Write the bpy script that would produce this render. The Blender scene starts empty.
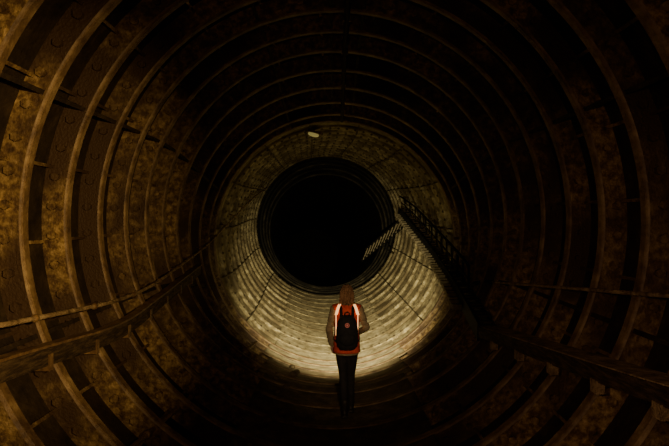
import bpy, bmesh, math, random
from mathutils import Vector, Matrix
random.seed(7)
H=2.6; R=2.55
COL=bpy.context.scene.collection
# ------------------------------------------------------------ helpers
def interp(tab,y):
    if y<=tab[0][0]: return tab[0][1:]
    for a,b in zip(tab,tab[1:]):
        if y<=b[0]:
            t=(y-a[0])/(b[0]-a[0]); t=t*t*(3-2*t)
            return tuple(a[i]+(b[i]-a[i])*t for i in range(1,len(a)))
    return tab[-1][1:]
CT=[(-5,0,0),(3,0,0),(6.6,0.0,0.05),(10.8,0.0,-0.40),(18.2,-0.30,-0.12),(34,-0.8,-1.5),(60,-3.5,-4.5)]
def cen(y):
    x,z=interp(CT,y); return Vector((x,y,H+z))
def wp(y,deg,off=0.0):
    a=math.radians(deg); c=cen(y)
    return c+Vector(((R-off)*math.cos(a),0,(R-off)*math.sin(a)))
def setmeta(o,label=None,cat=None,group=None,kind=None):
    if label:o["label"]=label
    if cat:o["category"]=cat
    if group:o["group"]=group
    if kind:o["kind"]=kind
def mkobj(name,bm,mat,parent=None,smooth=True,recalc=True):
    if recalc: bmesh.ops.recalc_face_normals(bm,faces=bm.faces)
    me=bpy.data.meshes.new(name); bm.to_mesh(me); bm.free()
    if smooth:
        for p in me.polygons:p.use_smooth=True
    if mat: me.materials.append(mat)
    o=bpy.data.objects.new(name,me); COL.objects.link(o)
    if parent:o.parent=parent
    return o
def empty(name,loc=(0,0,0)):
    o=bpy.data.objects.new(name,None); o.location=loc; o.empty_display_size=.1; COL.objects.link(o); return o
def box(bm,c,sx,sy,sz,rot=None):
    m=Matrix.Translation(Vector(c))
    if rot is not None: m=m@rot.to_4x4()
    m=m@Matrix.Diagonal((sx,sy,sz,1))
    bmesh.ops.create_cube(bm,size=1,matrix=m)
def frame(t,up=Vector((0,0,1))):
    t=t.normalized(); s=t.cross(up)
    if s.length<1e-4: s=t.cross(Vector((1,0,0)))
    s.normalize(); u=s.cross(t).normalized(); return t,s,u
def tube(bm,pts,rad,seg=10,ell=None,caps=True):
    n=len(pts); rings=[]
    for i,p in enumerate(pts):
        a=pts[max(0,i-1)]; b=pts[min(n-1,i+1)]
        t,s,u=frame(Vector(b)-Vector(a))
        r=rad[i] if isinstance(rad,(list,tuple)) else rad
        if not isinstance(r,(list,tuple)): r=(r,r)
        rings.append([bm.verts.new(Vector(p)+s*(r[0]*math.cos(k*2*math.pi/seg))+u*(r[1]*math.sin(k*2*math.pi/seg))) for k in range(seg)])
    for A,B in zip(rings,rings[1:]):
        for k in range(seg): bm.faces.new((A[k],A[(k+1)%seg],B[(k+1)%seg],B[k]))
    if caps:
        bm.faces.new(rings[0][::-1]); bm.faces.new(rings[-1])
def vtube(bm,secs,seg=28):
    rings=[[bm.verts.new((x+a*math.cos(k*2*math.pi/seg),y+b*math.sin(k*2*math.pi/seg),z)) for k in range(seg)] for x,y,z,a,b in secs]
    for A,B in zip(rings,rings[1:]):
        for k in range(seg): bm.faces.new((A[k],A[(k+1)%seg],B[(k+1)%seg],B[k]))
    bm.faces.new(rings[0][::-1]); bm.faces.new(rings[-1])
def capsule(bm,pts,rads,seg=16):
    pts=[Vector(p) for p in pts]
    tube(bm,pts,list(rads),seg)
    for p,r in zip(pts,rads):
        rr=r if isinstance(r,(int,float)) else min(r)
        bmesh.ops.create_uvsphere(bm,u_segments=16,v_segments=10,radius=rr*0.995,matrix=Matrix.Translation(p))
def ellip(bm,c,rx,ry,rz,rot=None,u=20,v=14):
    m=Matrix.Translation(Vector(c))
    if rot is not None: m=m@rot.to_4x4()
    m=m@Matrix.Diagonal((rx,ry,rz,1))
    bmesh.ops.create_uvsphere(bm,u_segments=u,v_segments=v,radius=1,matrix=m)
def remesh(o,v,smooth=3):
    m=o.modifiers.new("r","REMESH"); m.mode='VOXEL'; m.voxel_size=v; m.use_smooth_shade=True
    if smooth:
        s=o.modifiers.new("s","SMOOTH"); s.factor=.5; s.iterations=smooth
# ------------------------------------------------------------ materials
def mat(name,cols,scale=4,rough=.8,bump=.3,metal=0,detail=8,contrast=(.35,.65),bscale=None,emis=None,es=0,spec=.3,stretch=(1,1,1),patch=None):
    m=bpy.data.materials.new(name); m.use_nodes=True
    nt=m.node_tree; b=nt.nodes["Principled BSDF"]
    tc=nt.nodes.new("ShaderNodeTexCoord"); mp=nt.nodes.new("ShaderNodeMapping"); mp.inputs['Scale'].default_value=stretch
    nt.links.new(tc.outputs['Object'],mp.inputs[0])
    n=nt.nodes.new("ShaderNodeTexNoise"); n.inputs['Scale'].default_value=scale; n.inputs['Detail'].default_value=detail; n.inputs['Roughness'].default_value=.65
    nt.links.new(mp.outputs[0],n.inputs['Vector'])
    r=nt.nodes.new("ShaderNodeValToRGB"); els=r.color_ramp.elements
    k=len(cols)
    for i,c in enumerate(cols):
        pos=contrast[0]+(contrast[1]-contrast[0])*i/max(1,k-1)
        if i<2:
            e=els[i]; e.position=pos
        else: e=els.new(pos)
        e.color=(*c,1)
    if k==1: els[1].color=(*cols[0],1)
    nt.links.new(n.outputs['Fac'],r.inputs[0]); out=r.outputs[0]
    if patch:   # large irregular patches of soot over the rust
        n3=nt.nodes.new("ShaderNodeTexNoise"); n3.inputs['Scale'].default_value=patch[0]; n3.inputs['Detail'].default_value=3
        nt.links.new(tc.outputs['Object'],n3.inputs['Vector'])
        r3=nt.nodes.new("ShaderNodeValToRGB"); r3.color_ramp.elements[0].position=patch[2]; r3.color_ramp.elements[1].position=patch[3]
        nt.links.new(n3.outputs['Fac'],r3.inputs[0])
        mx=nt.nodes.new("ShaderNodeMix"); mx.data_type='RGBA'
        nt.links.new(r3.outputs[0],mx.inputs['Factor']); mx.inputs['A'].default_value=(*patch[1],1)
        nt.links.new(out,mx.inputs['B']); out=mx.outputs['Result']
    nt.links.new(out,b.inputs['Base Color'])
    b.inputs['Roughness'].default_value=rough; b.inputs['Metallic'].default_value=metal
    b.inputs['Specular IOR Level'].default_value=spec
    if bump:
        n2=nt.nodes.new("ShaderNodeTexNoise"); n2.inputs['Scale'].default_value=bscale or scale*5; n2.inputs['Detail'].default_value=6
        nt.links.new(mp.outputs[0],n2.inputs['Vector'])
        bp=nt.nodes.new("ShaderNodeBump"); bp.inputs['Strength'].default_value=bump; bp.inputs['Distance'].default_value=.02
        nt.links.new(n2.outputs['Fac'],bp.inputs['Height']); nt.links.new(bp.outputs[0],b.inputs['Normal'])
    if emis:
        b.inputs['Emission Color'].default_value=(*emis,1); b.inputs['Emission Strength'].default_value=es
    return m
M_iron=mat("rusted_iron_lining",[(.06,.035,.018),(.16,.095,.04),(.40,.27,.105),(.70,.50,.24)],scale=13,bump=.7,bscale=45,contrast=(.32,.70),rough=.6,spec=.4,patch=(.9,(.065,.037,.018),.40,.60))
M_edge=mat("worn_edge_highlight",[(.08,.045,.022),(.20,.125,.055),(.38,.27,.13)],scale=5,bump=.5,bscale=30,contrast=(.35,.68),rough=.55,spec=.5)  # worn rim metal, with a crisp edge highlight put into its colour
M_skin=mat("shaded_lining_panel",[(.014,.009,.006),(.036,.023,.012),(.085,.055,.025)],scale=4,bump=.8,bscale=20,contrast=(.35,.75))  # panels darker than the flanges: shade of the recesses put into colour
M_pale=mat("pale_far_lining",[(.12,.09,.045),(.34,.28,.15),(.60,.52,.30)],scale=8,bump=.9,bscale=34,contrast=(.34,.66),patch=(1.8,(.15,.115,.058),.38,.56))  # paler tone for the far section of lining
M_seam=mat("dark_rust_seam",[(.05,.037,.02),(.13,.10,.05)],scale=9,bump=.4)
M_floor=mat("dark_floor_crust",[(.05,.036,.02),(.13,.095,.05),(.26,.20,.11)],scale=6,bump=1,bscale=16,contrast=(.3,.75),rough=.75)  # darkest floor tone, outside the painted pool of light
M_floor1=mat("half_lit_floor_crust",[(.10,.075,.04),(.26,.20,.11),(.44,.37,.22)],scale=5,bump=1,bscale=16,contrast=(.3,.75),rough=.75)  # in-between tone that softens the edge of the painted light pool
M_floor2=mat("lit_dusty_floor",[(.18,.14,.07),(.42,.35,.20),(.66,.57,.35)],scale=5,bump=1,bscale=14,contrast=(.32,.68),rough=.8)  # palest floor tone: the headlamp's pool put into the colour
M_dark=mat("near_black",[(.004,.004,.003),(.012,.01,.008)],scale=3,bump=.3)  # near black; on the end disc it stands for darkness in the bore
M_mid=mat("half_shade_lining",[(.012,.010,.006),(.05,.04,.022),(.13,.105,.06)],scale=3,bump=.8,contrast=(.35,.7),patch=(.7,(.012,.010,.006),.40,.60))  # first darker step: fading light down the bore put into the colour
M_deep=mat("shade_deep_lining",[(.004,.0035,.002),(.016,.013,.007)],scale=3,bump=.6,contrast=(.3,.7))  # darkest step of the same painted fade
M_steel=mat("rusty_steel",[(.05,.028,.012),(.16,.09,.04),(.34,.22,.10)],scale=9,bump=.4,contrast=(.3,.7),rough=.5,spec=.5)
M_board=mat("dirty_timber_board",[(.02,.013,.008),(.06,.038,.02),(.13,.088,.046)],scale=7,bump=.6,stretch=(6,1,6))
M_top=mat("lit_plank_top",[(.10,.065,.03),(.34,.24,.13),(.58,.44,.25)],scale=9,bump=.9,contrast=(.34,.68))  # tops, rails and brackets coloured paler so they read as lit
M_slat=mat("worn_tread_metal",[(.12,.095,.052),(.30,.25,.15)],scale=9,bump=.3)
# ------------------------------------------------------------ tunnel lining
Y0,Y1=-2.5,18.3
PITCH=0.66
def shell(name,a0,a1,rad,mt,y0=Y0,y1=Y1,lip=None,label=None):
    bm=bmesh.new(); ny=max(2,int((y1-y0)/.24)); na=max(2,int(abs(a1-a0)/2))
    g=[]
    for i in range(ny+1):
        y=y0+(y1-y0)*i/ny; row=[]
        ds=[(a0+(a1-a0)*j/na,rad) for j in range(na+1)]
        if lip: ds=[(a0,lip)]+ds+[(a1,lip)]
        for d,r in ds: row.append(bm.verts.new(wp(y,d,R-r)))
        g.append(row)
    for A,B in zip(g,g[1:]):
        for j in range(len(A)-1): bm.faces.new((A[j],B[j],B[j+1],A[j+1]))
    o=mkobj(name,bm,mt,recalc=False)
    setmeta(o,label,kind="structure"); return o
DEP=.23; YT=10.5; D2=.065
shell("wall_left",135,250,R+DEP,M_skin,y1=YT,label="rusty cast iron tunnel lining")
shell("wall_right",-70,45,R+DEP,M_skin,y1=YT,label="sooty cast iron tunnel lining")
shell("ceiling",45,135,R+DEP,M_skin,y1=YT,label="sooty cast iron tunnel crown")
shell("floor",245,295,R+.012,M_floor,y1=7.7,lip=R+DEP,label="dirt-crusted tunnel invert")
shell("floor_middle",242,298,R+.014,M_floor1,y0=7.6,y1=9.3,lip=R+DEP,label="tunnel invert in a half-lit tone")
shell("floor_pale",238,302,R+.016,M_floor2,y0=9.2,y1=YT,lip=R+DEP,label="dusty tunnel invert in a lit tone")
shell("wall_left_far",135,240,R+D2,M_pale,y0=YT-.05,label="pale tunnel lining")
shell("wall_right_far",-60,45,R+D2,M_pale,y0=YT-.05,label="pale tunnel lining")
shell("ceiling_far",45,135,R+D2,M_pale,y0=YT-.05,label="pale tunnel crown")
shell("floor_far",240,300,R+.022,M_floor2,y0=YT-.05,lip=R+D2,label="dusty ribbed tunnel floor in a lit tone")
for nm,a0,a1 in (("wall_left_deep",135,225),("floor_deep",225,315),("wall_right_deep",-45,45),("ceiling_deep",45,135)):  # two darker steps of lining carry the painted fade into the bore
    shell(nm.replace("deep","dimmed"),a0,a1,R+D2,M_mid if "floor" not in nm else M_deep,y0=Y1,y1=22.5)
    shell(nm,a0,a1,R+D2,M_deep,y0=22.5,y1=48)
def rib(y,idx,dep,w,kind="near"):
    near=kind=="near"
    bm=bmesh.new(); n=144
    prof=[(-w/2,dep+.01),(-w/2,.022),(-w/2+.008,.008),(-w/2+.02,0),(w/2-.012,0),(w/2,.015),(w/2,dep+.01)]
    rings=[[bm.verts.new(wp(y+dy,k*360/n,-dr)) for dy,dr in prof] for k in range(n)]
    for k in range(n):
        A=rings[k];B=rings[(k+1)%n]
        for j in range(len(prof)-1):
            f=bm.faces.new((A[j],B[j],B[j+1],A[j+1]))
            if 1<=j<=4: f.material_index=1
    if kind in("near","far"):
        nb=60
        for k in range(nb):
            d=(k+.5)*360/nb
            if 244<d<296: continue
            p=wp(y-w/2-.012,d,-dep*.5)
            r=.038 if near else .022
            bmesh.ops.create_cone(bm,cap_ends=True,segments=6,radius1=r*.85,radius2=r*1.1,depth=.07,matrix=Matrix.Translation(p)@Matrix.Rotation(math.pi/2,4,'X'))
        if near and y<YT-.5:
            for k in range(24):
                d=k*15+4
                if 243<d<297: continue
                box(bm,wp(y+PITCH*.5,d,-(DEP-.03)),.08,PITCH*.96,.03,Matrix.Rotation(-math.radians(d),3,'Y'))
        if not near:
            for k in range(84):
                d=(k+.5)*360/84
                if 258<d<282: continue
                q=bmesh.ops.create_icosphere(bm,subdivisions=1,radius=.036,matrix=Matrix.Translation(wp(y,d,0.0)))
                for v in q['verts']:
                    for f in v.link_faces: f.material_index=2
    m1={"near":M_iron,"far":M_pale,"deep":M_mid,"shaded":M_deep}[kind]
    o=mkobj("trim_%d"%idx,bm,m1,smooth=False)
    o.data.materials.append({"near":M_edge,"far":M_pale,"deep":M_mid,"shaded":M_deep}[kind])
    o.data.materials.append(M_seam)
    setmeta(o,"bolted ring flange of the tunnel lining",None,None,"structure")
y=-1.9; i=1
while y<YT-.3:
    rib(y,i,DEP,.10); y+=PITCH; i+=1
rib(YT-.02,i,DEP,.10); i+=1
y=YT+.6
while y<Y1-.1:
    rib(y,i,D2,.08,"far"); y+=.68; i+=1
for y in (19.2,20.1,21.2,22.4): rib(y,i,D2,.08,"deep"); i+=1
for d in (156,111,91,82,24,-20,201):
    bm=bmesh.new()
    n=60; rr=[]
    for k in range(n+1):
        yy=Y0+(YT-Y0)*k/n
        c=wp(yy,d,0); a=math.radians(d)
        rad=Vector((math.cos(a),0,math.sin(a))); tan=Vector((-math.sin(a),0,math.cos(a)))
        rr.append([bm.verts.new(c+tan*s*.02+rad*q) for s,q in ((-1,DEP+.01),(-1,.04),(1,.04),(1,DEP+.01))])
    for A,B in zip(rr,rr[1:]):
        for j in range(3): bm.faces.new((A[j],B[j],B[j+1],A[j+1]))
    o=mkobj("trim_%d"%i,bm,M_skin,smooth=False); i+=1
    setmeta(o,"lengthwise joint flange between lining plates",None,None,"structure")
for d in range(6,360,24):
    if 240<d<300: continue
    bm=bmesh.new(); n=50; rr=[]
    for k in range(n+1):
        yy=YT+(Y1-YT)*k/n
        c=wp(yy,d,0); a=math.radians(d)
        rad=Vector((math.cos(a),0,math.sin(a))); tan=Vector((-math.sin(a),0,math.cos(a)))
        rr.append([bm.verts.new(c+tan*s*.012+rad*q) for s,q in ((-1,D2+.01),(-1,-.002),(1,-.002),(1,D2+.01))])
    for A,B in zip(rr,rr[1:]):
        for j in range(3): bm.faces.new((A[j],B[j],B[j+1],A[j+1]))
    o=mkobj("trim_%d"%i,bm,M_seam,smooth=False); i+=1
    setmeta(o,"lengthwise seam between pale lining plates",None,None,"structure")
def disc(name,y,r1,mt):
    bm=bmesh.new(); n=64; c=cen(y)
    bm.faces.new([bm.verts.new((c.x+r1*math.cos(k*2*math.pi/n),y,c.z+r1*math.sin(k*2*math.pi/n))) for k in range(n)])
    o=mkobj(name,bm,mt,smooth=False); setmeta(o,kind="structure")
disc("wall_end",48,2.8,M_dark)
disc("wall_back",Y0,2.9,M_dark)
# ------------------------------------------------------------ rails, ledges
def spath(tab,off,n=80,sm=.25):
    P=[wp(a,b,off) for a,b in tab]
    def at(y):
        for a,b in zip(P,P[1:]):
            if y<=b.y: return a.lerp(b,(y-a.y)/(b.y-a.y))
        return P[-1].copy()
    out=[]
    for k in range(n+1):
        yy=P[0].y+(P[-1].y-P[0].y)*k/n
        q=Vector((0,0,0))
        s=min(sm,yy-P[0].y,P[-1].y-yy)
        for t in (-1,-.5,0,.5,1): q+=at(yy+s*t)/5
        out.append(q)
    return out
def band(bm,pts,w,h):
    rr=[]
    for k,p in enumerate(pts):
        a=pts[max(0,k-1)];b=pts[min(len(pts)-1,k+1)]
        t,s,u=frame(b-a)
        rr.append([bm.verts.new(p+s*x*w/2+u*z*h/2) for x,z in ((-1,-1),(1,-1),(1,1),(-1,1))])
    for A,B in zip(rr,rr[1:]):
        for j in range(4): bm.faces.new((A[j],A[(j+1)%4],B[(j+1)%4],B[j]))
    bm.faces.new(rr[0]);bm.faces.new(rr[-1][::-1])
def rel(ps,o): return [p-o for p in ps]
def outv(p):
    c=cen(p.y); v=p-c; v.y=0; return v.normalized(), R-v.length
LR=[(.6,192),(3.6,197.5),(5.6,201.5),(9.3,184),(13.8,156),(16.5,146)]
root=empty("handrail",wp(3.5,198,0)); off=root.location.copy()
pts=spath(LR,.12,90,sm=.8)
bm=bmesh.new(); tube(bm,rel(pts,off),.020,10); mkobj("rail",bm,M_top,root)
setmeta(root,"rusty steel pipe handrail bolted along the curved lining","handrail")
for k in range(3,90,5):
    p=pts[k]; o_,g_=outv(p)
    bm=bmesh.new(); tube(bm,[p-off,p+o_*(g_+.02)-off],.015,8)
    ellip(bm,p-off,.032,.04,.032,u=10,v=8)
    mkobj("bracket",bm,M_steel,root)
LB=[(.6,200),(3.4,203),(5.1,207),(8.8,194)]
root=empty("wall_ledge",wp(3.3,203,0)); off=root.location.copy()
pts=spath(LB,.05,70,sm=.5)
bm=bmesh.new(); band(bm,rel([p-Vector((0,0,.04)) for p in pts],off),.06,.15); mkobj("board",bm,M_board,root,smooth=False)
bm=bmesh.new(); band(bm,rel([p+Vector((.0,0,.045)) for p in pts],off),.10,.02); mkobj("top_plank",bm,M_steel,root,smooth=False)
for k in range(4,70,6):
    p=pts[k]; bm=bmesh.new(); box(bm,p-off+Vector((-.03,0,-.09)),.14,.05,.13); mkobj("bracket",bm,M_steel,root,smooth=False)
setmeta(root,"dirty timber ledge board on brackets along the lining","ledge")
RB=[(.6,-17.5),(3.35,-26),(6.3,-35)]
root=empty("walkway_beam",wp(3.3,-27,0)); off=root.location.copy()
pts=spath(RB,.12,50)
bm=bmesh.new(); band(bm,rel(pts,off),.26,.04); mkobj("deck",bm,M_top,root,smooth=False)
bm=bmesh.new(); band(bm,rel([p+Vector((-.13,0,-.055)) for p in pts],off),.03,.13); mkobj("fascia",bm,M_board,root,smooth=False)
for k in range(4,50,6):
    p=pts[k]; bm=bmesh.new(); box(bm,p-off+Vector((-.02,0,-.10)),.22,.07,.05); box(bm,p-off+Vector((-.12,-.0,-.155)),.07,.09,.10)
    mkobj("bracket",bm,M_top,root,smooth=False)
setmeta(root,"long dirty timber walkway beam on short metal brackets","walkway")
RP=[(.6,-5),(3.6,-12.5),(7.2,-21)]
pts=spath(RP,.06,50); off=pts[0].copy()
root=empty("pipe",off)
bm=bmesh.new(); tube(bm,rel(pts,off),.018,10); mkobj("pipe_run",bm,M_top,root)
for k in range(3,50,6):
    bm=bmesh.new(); p=pts[k]; o_,g_=outv(p); tube(bm,[p-off,p-off+o_*(g_+.05)],.014,8); mkobj("clip",bm,M_steel,root)
setmeta(root,"thin rusty pipe clipped to the curved lining","pipe")
pts=spath([(1.5,223),(9.5,233)],.03,40); off=pts[0].copy(); root=empty("pipe",off)
bm=bmesh.new(); tube(bm,rel(pts,off),.022,10); mkobj("pipe_run",bm,M_steel,root)
for k in range(3,40,6):
    bm=bmesh.new(); p=pts[k]; tube(bm,[p-off-Vector((0,.03,0)),p-off+Vector((0,.03,0))],.034,10); mkobj("collar",bm,M_steel,root)
setmeta(root,"thin dark rusty pipe lying low along the lining","pipe")
# cable run hung along the crown
pts=[wp(1.2+9*k/40,86.5,.045) for k in range(41)]; off=pts[0].copy(); root=empty("ceiling_cable",off)
bm=bmesh.new(); tube(bm,rel(pts,off),.035,10); mkobj("cable_run",bm,M_skin,root)
for k in range(2,41,5):
    p=pts[k]; bm=bmesh.new(); box(bm,p-off+Vector((0,0,.03)),.10,.05,.09); mkobj("clip",bm,M_steel,root,smooth=False)
setmeta(root,"dark cable clipped along the tunnel crown","cable")
# right rising stair
RS=[(6.3,-34),(8.8,-20),(11.5,-5),(15.3,15)]
root=empty("wall_stair",wp(6.3,-34,.3)); off=root.location.copy()
pts=spath(RS,.05,110,sm=.8)
W=.22
bm=bmesh.new(); band(bm,rel([p+Vector((-W,0,-.05)) for p in pts],off),.03,.24); mkobj("stringer",bm,M_dark,root,smooth=False)
bm=bmesh.new(); band(bm,rel([p+Vector((-.03,0,-.05)) for p in pts],off),.035,.16); mkobj("stringer",bm,M_dark,root,smooth=False)
n=44
for k in range(n):
    p=pts[int(k*110/n)]
    bm=bmesh.new(); box(bm,p-off+Vector((-W/2,0,.03)),W,.12,.025); mkobj("tread",bm,M_board,root,smooth=False)
    if k>6:
        bm=bmesh.new(); box(bm,p-off+Vector((-W-.085,0,-.13)),.15,.11,.08); mkobj("step_lug",bm,M_slat,root,smooth=False)
hp2=[]
for p in pts[20:]:
    p=p+Vector((-.08,0,.46)); c=cen(p.y); v=p-c; v.y=0
    if v.length>R-.08: v=v.normalized()*(R-.08)
    hp2.append(Vector((c.x+v.x,p.y,c.z+v.z)))
bm=bmesh.new(); tube(bm,rel(hp2,off),.026,8); mkobj("rail",bm,M_dark,root)
hm=[(a+b)/2 for a,b in zip(hp2,[p+Vector((-.08,0,0)) for p in pts[20:]])]
bm=bmesh.new(); tube(bm,rel(hm,off),.016,8); mkobj("rail",bm,M_dark,root)
for k in range(0,len(hp2),7):
    bm=bmesh.new(); tube(bm,[hp2[k]-off,pts[20+k]+Vector((-.08,0,0))-off],.020,8); mkobj("post",bm,M_dark,root)
setmeta(root,"dark slatted metal stair rising along the curved lining","stair")
# stair flight deeper in, carrying on from the top of the wall stair
A=Vector((2.12,15.3,H-.06)); B=Vector((1.0,17.8,H-1.28))
root=empty("stair_flight",A); off=A.copy()
d=(B-A)
bm=bmesh.new(); band(bm,[A-off+Vector((0,.05,-.08)),B-off+Vector((0,.05,-.08))],.04,.08); mkobj("stringer",bm,M_dark,root,smooth=False)
bm=bmesh.new(); band(bm,[A-off+Vector((.14,.05,.32)),B-off+Vector((.14,.05,.32))],.04,.06); mkobj("stringer",bm,M_dark,root,smooth=False)
for k in range(11):
    p=A+d*(k+.5)/11
    bm=bmesh.new(); band(bm,[p-off+Vector((-.01,0,-.09)),p-off+Vector((.15,0,.31))],.04,.035); mkobj("slat",bm,M_slat,root,smooth=False)
q_=spath(RS,.05,110,sm=.8)[-1]
bm=bmesh.new(); tube(bm,[A-off+Vector((.05,0,.1)),q_+Vector((-.1,0,-.1))-off],.03,8); mkobj("bracket",bm,M_dark,root)
bm=bmesh.new(); tube(bm,[A+d*.5-off+Vector((0,0,-.05)),wp(17.4,-22,-.02)-off],.022,8); mkobj("bracket",bm,M_dark,root)
setmeta(root,"slanted metal stair flight with worn slats beside the dark bore","stair")
# crown lamp fixture
root=empty("bulkhead_lamp",wp(11.0,101,.10))
bm=bmesh.new(); box(bm,(0,0,.03),.34,.16,.05); mkobj("housing",bm,M_steel,root,smooth=False)
bm=bmesh.new(); ellip(bm,(0,0,-.02),.13,.06,.05); mkobj("diffuser",bm,mat("dim_yellow_glass",[(.5,.45,.15)],bump=0,rough=.3,emis=(.8,.65,.2),es=.25),root)
root.rotation_euler=(0,.2,.3)
setmeta(root,"small dim yellow lamp fixed to the tunnel crown","lamp")
for k in range(12):
    yy=5.2+k*.34; dg=random.uniform(246,256)
    p=wp(yy,dg,-.012); s=random.uniform(.03,.08)
    bm=bmesh.new(); bmesh.ops.create_icosphere(bm,subdivisions=2,radius=s)
    for v in bm.verts: v.co*=random.uniform(.8,1.15); v.co.z*=.7
    o=mkobj("rubble_stone",bm,M_floor,smooth=False); c=cen(yy); nrm=(c-p); nrm.y=0; o.location=p+nrm.normalized()*s*.4
    o.rotation_euler=(0,0,random.random()*6)
    setmeta(o,"small dirty rubble stone on the tunnel floor","stone","rubble on the tunnel floor")
# ------------------------------------------------------------ person
PX,PY=.16,6.38
fl=cen(PY).z-math.sqrt((R+.008)**2-PX**2)
P=empty("person",(PX,PY,fl+.003))
setmeta(P,"person walking away in orange safety vest, olive jacket and dark trousers","person")
M_face=mat("skin",[(.5,.32,.24)],bump=0,rough=.6)
M_jack=mat("olive_jacket_cloth",[(.21,.16,.09),(.36,.28,.165)],scale=25,bump=.3,bscale=60)
M_trou=mat("dark_trouser_cloth",[(.010,.009,.009),(.024,.02,.02)],scale=25,bump=.3)
M_boot=mat("dark_boot_leather",[(.012,.009,.007),(.03,.022,.016)],scale=20,bump=.2,rough=.45)
M_hair=mat("light_brown_hair",[(.10,.045,.022),(.42,.23,.11)],scale=26,bump=.8,stretch=(4,4,.3),bscale=60)
M_vest=mat("orange_vest_cloth",[(.50,.04,.010),(.88,.11,.022)],scale=14,bump=.5,bscale=30)
M_tape=mat("reflective_tape",[(.95,.6,.35)],bump=0,rough=.35,emis=(1,.48,.17),es=1.8)  # glow added to the tape in place of light thrown back
M_pack=mat("black_backpack_fabric",[(.008,.008,.009),(.018,.017,.018)],scale=30,bump=.3)
M_logo=mat("pale_red_emblem",[(.8,.25,.2)],bump=0,emis=(.8,.2,.15),es=.1)
SH={-1:Vector((-.160,0,1.375)),1:Vector((.160,0,1.375))}
EL={-1:Vector((-.230,-.03,1.12)),1:Vector((.250,-.03,1.15))}
WR={-1:Vector((-.200,.08,.905)),1:Vector((.17,.17,1.04))}
HP={-1:Vector((-.075,0,.88)),1:Vector((.075,0,.88))}
KN={-1:Vector((-.045,-.0,.49)),1:Vector((.055,.09,.50))}
AN={-1:Vector((-.030,-.08,.100)),1:Vector((.056,.13,.09))}
bm=bmesh.new()
vtube(bm,[(0,0,.80,.13,.09),(0,0,.90,.145,.10),(0,0,1.02,.12,.085),(0,0,1.15,.13,.09),(0,0,1.30,.15,.10),(0,0,1.38,.14,.09),(0,0,1.43,.07,.06)])
capsule(bm,[(0,-.005,1.38),(0,.0,1.44),(0,.015,1.50)],[.058,.052,.052])
ellip(bm,(0,.0,1.605),.076,.095,.095)
ellip(bm,(0,.03,1.545),.058,.068,.075)
ellip(bm,(0,.055,1.495),.028,.028,.022)
capsule(bm,[(0,.088,1.60),(0,.108,1.562)],[.009,.014])
for s in (-1,1):
    ellip(bm,(s*.078,-.0,1.585),.012,.02,.032)
    ellip(bm,(s*.03,.086,1.60),.014,.01,.009)
ellip(bm,(0,.094,1.527),.024,.010,.007)
for s in (-1,1):
    capsule(bm,[SH[s],EL[s],WR[s]],[.045,.038,.026])
    capsule(bm,[HP[s],KN[s],AN[s]],[.075,.048,.034])
    capsule(bm,[AN[s],AN[s]+Vector((0,.14,-.05))],[.034,.028])
    d=(WR[s]-EL[s]).normalized()
    t,sd,up=frame(d)
    w=WR[s]; palm=w+d*.055
    rot=Matrix((sd,d,up)).transposed()
    ellip(bm,palm,.018,.052,.042,rot)
    for f,(o2,L) in enumerate(((.030,.070),(.010,.080),(-.010,.074),(-.030,.058))):
        b0=palm+d*.035+up*o2
        inw=Vector((-s,0,0))
        b1=b0+d*L*.45+inw*.006; b2=b1+d*L*.30+inw*.02; b3=b2+d*L*.12+inw*.022
        capsule(bm,[b0,b1,b2,b3],[.0095,.009,.0085,.0075],8)
    b0=palm-d*.02+up*.03; b1=b0+up*.025+d*.025+Vector((-s*.012,0,0)); b2=b1+d*.03+up*.006
    capsule(bm,[b0,b1,b2],[.012,.0105,.009],8)
o=mkobj("body",bm,M_face,P); remesh(o,.006,2)
for s in (-1,1):
    bm=bmesh.new(); ellip(bm,(s*.03,.089,1.602),.010,.009,.007,u=12,v=8); mkobj("eye",bm,M_dark,P)
def vsec(z,e=0):
    tab=[(.80,.165,.125),(.95,.155,.120),(1.08,.142,.112),(1.22,.155,.116),(1.33,.165,.115),(1.39,.145,.098),(1.44,.080,.075)]
    if z<=tab[0][0]: r=tab[0][1:]
    elif z>=tab[-1][0]: r=tab[-1][1:]
    else:
        for a,b in zip(tab,tab[1:]):
            if z<=b[0]:
                t=(z-a[0])/(b[0]-a[0]); r=(a[1]+(b[1]-a[1])*t,a[2]+(b[2]-a[2])*t); break
    return (r[0]+e,r[1]+e)
bm=bmesh.new()
vtube(bm,[(0,0,z,*vsec(z,-.006)) for z in [.80+.02*k for k in range(33)]])
capsule(bm,[(0,-.005,1.40),(0,.0,1.455)],[.07,.062])
for s in (-1,1):
    capsule(bm,[Vector((s*.08,0,1.40)),SH[s],(SH[s]+EL[s])/2,EL[s],(EL[s]+WR[s])/2,WR[s]],[.05,.062,.055,.050,.044,.036])
    for t_ in (.3,.55,.8):
        q=SH[s].lerp(EL[s],t_); ellip(bm,q,.060,.060,.014)
        q=EL[s].lerp(WR[s],t_); ellip(bm,q,.050,.050,.012)
o=mkobj("jacket",bm,M_jack,P); remesh(o,.009,3)
bm=bmesh.new()
vtube(bm,[(0,0,.78,.13,.10),(0,0,.86,.145,.112),(0,0,.94,.135,.10)])
for s in (-1,1):
    capsule(bm,[HP[s],(HP[s]+KN[s])/2,KN[s],(KN[s]*.6+AN[s]*.4),AN[s]+Vector((0,0,.05))],[.086,.072,.056,.053,.046])
o=mkobj("trousers",bm,M_trou,P); remesh(o,.01,3)
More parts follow.
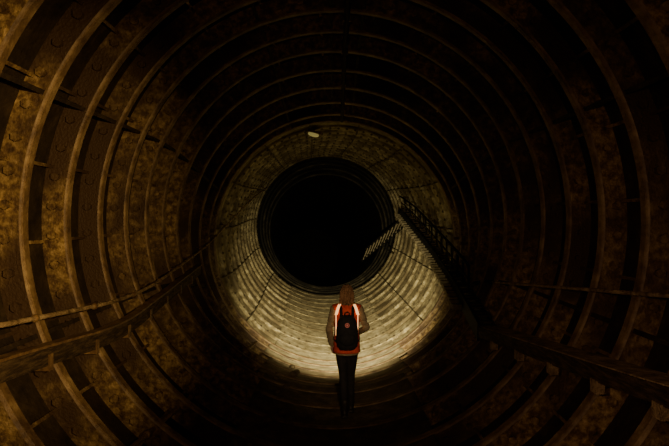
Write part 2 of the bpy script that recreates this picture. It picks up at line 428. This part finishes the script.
for s in (-1,1):
    bm=bmesh.new(); a=AN[s]
    capsule(bm,[a+Vector((0,0,.10)),a+Vector((0,-.01,0))],[.050,.046])
    t=-.12 if s<0 else 0
    rotm=Matrix.Rotation(t,3,'X')
    for q,r in ((Vector((0,-.02,-.04)),(.042,.05,.045)),(Vector((0,.06,-.045)),(.045,.08,.04)),(Vector((0,.13,-.055)),(.046,.06,.032))):
        ellip(bm,a+rotm@q,*r,rotm)
    box(bm,a+rotm@Vector((0,.055,-.078)),.08,.25,.022,rotm)
    o=mkobj("boot",bm,M_boot,P); remesh(o,.008,2)
bm=bmesh.new()
ellip(bm,(0,-.016,1.615),.084,.100,.092)
ellip(bm,(0,-.040,1.57),.086,.070,.09)
ellip(bm,(0,-.055,1.51),.082,.045,.07)
for k in range(17):
    x=-.08+k*.01; r_=random.uniform(-1,1)
    capsule(bm,[(x*.5,-.05,1.69),(x*1.02,-.112+abs(x)*.5,1.61),(x*1.08,-.108+abs(x)*.4,1.53),(x*1.1+.012*r_,-.096+abs(x)*.3,1.46+.025*r_)],[.010,.012,.012,.005],8)
o=mkobj("hair",bm,M_hair,P); remesh(o,.006,1)
bm=bmesh.new(); rings=[]; zs=[.83+k*.61/24 for k in range(25)]; n=48
for z in zs:
    a,b=vsec(z,.008); rings.append([bm.verts.new((a*math.cos(k*2*math.pi/n)*(1+.008*math.sin(z*40+k)),b*math.sin(k*2*math.pi/n)*(1+.012*math.sin(k*3+z*25)),z)) for k in range(n)])
for A_,B_ in zip(rings,rings[1:]):
    for k in range(n): bm.faces.new((A_[k],A_[(k+1)%n],B_[(k+1)%n],B_[k]))
o=mkobj("vest",bm,M_vest,P); so=o.modifiers.new("t","SOLIDIFY"); so.thickness=.006; so.offset=1
o["label"]="orange high visibility vest"
for s in (-1,1):
    bm=bmesh.new()
    tube(bm,[Vector((s*x,-.002,z)) for x,z in ((.05,1.425),(.09,1.42),(.13,1.405),(.165,1.385))],[(.078,.036),(.08,.040),(.078,.05),(.072,.058)],20)
    o=mkobj("vest_shoulder",bm,M_vest,P); remesh(o,.01,3)
def strip(bm,x0,x1,z0,z1,ex=.018,n=12):
    g=[]
    for i in range(n+1):
        z=z0+(z1-z0)*i/n; a,b=vsec(z,ex); row=[]
        for j in range(5):
            x=x0+(x1-x0)*j/4; xx=min(abs(x)/a,.995); row.append(bm.verts.new((x,-b*math.sqrt(1-xx*xx),z)))
        g.append(row)
    for A_,B_ in zip(g,g[1:]):
        for j in range(4): bm.faces.new((A_[j],A_[j+1],B_[j+1],B_[j]))
for s in (-1,1):
    bm=bmesh.new(); strip(bm,s*.137,s*.146,1.05,1.33)
    g=[]
    for i in range(8):
        t=i/7; x=s*(.138-.055*t); z=1.33+.13*math.sin(t*1.5); y=-.118+.09*t*t
        g.append((bm.verts.new((x-s*.016,y-.008,z)),bm.verts.new((x+s*.020,y-.004,z-.004))))
    for A_,B_ in zip(g,g[1:]): bm.faces.new((A_[0],A_[1],B_[1],B_[0]))
    o=mkobj("reflective_tape",bm,M_tape,P); o.modifiers.new("t","SOLIDIFY").thickness=.003
bm=bmesh.new(); n=32
pts=[Vector((.080*math.cos(k*2*math.pi/n),.002+.102*math.sin(k*2*math.pi/n),1.635)) for k in range(n+1)]
band(bm,pts,.006,.018); o=mkobj("headlamp_strap",bm,M_boot,P)
bm=bmesh.new(); box(bm,(0,.115,1.635),.06,.035,.04); bmesh.ops.create_cone(bm,cap_ends=True,segments=20,radius1=.02,radius2=.024,depth=.02,matrix=Matrix.Translation((0,.14,1.635))@Matrix.Rotation(-math.pi/2,4,'X')); mkobj("headlamp",bm,M_boot,P,smooth=False)
BP=empty("backpack",(PX,PY-.175,P.location.z+.93)); setmeta(BP,"black backpack with a small round emblem worn over vest","backpack")
bm=bmesh.new()
vtube(bm,[(0,0,-.035,.09,.05),(0,0,.01,.130,.068),(0,0,.10,.142,.075),(0,0,.22,.140,.075),(0,.005,.32,.122,.068),(0,.01,.38,.09,.05),(0,.015,.40,.05,.03)])
o=mkobj("bag_body",bm,M_pack,BP); remesh(o,.01,4)
bm=bmesh.new(); ellip(bm,(0,-.055,.11),.105,.045,.09); o=mkobj("front_pocket",bm,M_pack,BP)
bm=bmesh.new(); tube(bm,[(-.03,.02,.39),(-.025,.02,.43),(0,.02,.44),(.025,.02,.43),(.03,.02,.39)],.008,8); mkobj("grab_handle",bm,M_pack,BP)
for s in (-1,1):
    bm=bmesh.new(); pp=[Vector((s*.07,.03,.36)),Vector((s*.078,.06,.46)),Vector((s*.085,.15,.54)),Vector((s*.095,.25,.50)),Vector((s*.11,.32,.36)),Vector((s*.14,.29,.16)),Vector((s*.155,.15,.06)),Vector((s*.12,.03,.05))]
    tube(bm,pp,[(.020,.009)]*len(pp),10); mkobj("shoulder_strap",bm,M_pack,BP)
bm=bmesh.new()
for r0,r1 in ((.0,.013),(.021,.028)):
    n=24
    B_=[bm.verts.new((r1*math.cos(k*2*math.pi/n),-.082,.29+r1*math.sin(k*2*math.pi/n))) for k in range(n)]
    if r0:
        A_=[bm.verts.new((r0*math.cos(k*2*math.pi/n),-.082,.29+r0*math.sin(k*2*math.pi/n))) for k in range(n)]
        for k in range(n): bm.faces.new((A_[k],B_[k],B_[(k+1)%n],A_[(k+1)%n]))
    else: bm.faces.new(B_)
o=mkobj("emblem",bm,M_logo,BP,smooth=False); o.modifiers.new("t","SOLIDIFY").thickness=.012
# ------------------------------------------------------------ lights
def spot(name,loc,target,size,blend,W,col,rad=.03):
    l=bpy.data.lights.new(name,'SPOT'); l.energy=W; l.spot_size=math.radians(size); l.spot_blend=blend; l.color=col; l.shadow_soft_size=rad
    o=bpy.data.objects.new(name,l); o.location=loc; COL.objects.link(o)
    o.rotation_euler=(Vector(target)-Vector(loc)).to_track_quat('-Z','Y').to_euler(); return o
hl=Vector((PX,PY+.17,P.location.z+1.635))
spot("headlamp_flood",hl,hl+Vector((-.02,1,-.12)),86,.8,140,(1,.83,.46))
spot("headlamp_beam",hl,hl+Vector((.0,1,-.25)),62,1,2800,(1,.87,.52))
spot("torch_side",(.9,.0,H+.3),(-2.6,3.9,H-.05),50,1,780,(1,.65,.25),.05)
spot("torch_ahead",(.3,.1,H+.3),(PX,PY,1.2),23,1,430,(1,.70,.40),.05)
spot("low_fill",(-.6,.0,H+.2),(2.5,3.6,H-.9),60,1,80,(1,.6,.32),.05)  # added fill to bring out the right-hand ledge, no actual torch
l=bpy.data.lights.new("ambient_fill",'POINT'); l.energy=32; l.color=(1,.55,.29); l.shadow_soft_size=.15  # added warm fill for the right wall and crown, no actual lamp
o=bpy.data.objects.new("ambient_fill",l); o.location=(-.1,.0,H+.2); COL.objects.link(o)
w=bpy.data.worlds.new("w"); bpy.context.scene.world=w; w.use_nodes=True
w.node_tree.nodes["Background"].inputs[0].default_value=(0,0,0,1)
# ------------------------------------------------------------ camera
cd=bpy.data.cameras.new("camera"); cd.sensor_width=36; cd.lens=490/669*36; cd.clip_start=.05
co=bpy.data.objects.new("camera",cd); co.location=(0,0,H); co.rotation_euler=(math.pi/2,0,0); COL.objects.link(co)
bpy.context.scene.camera=co
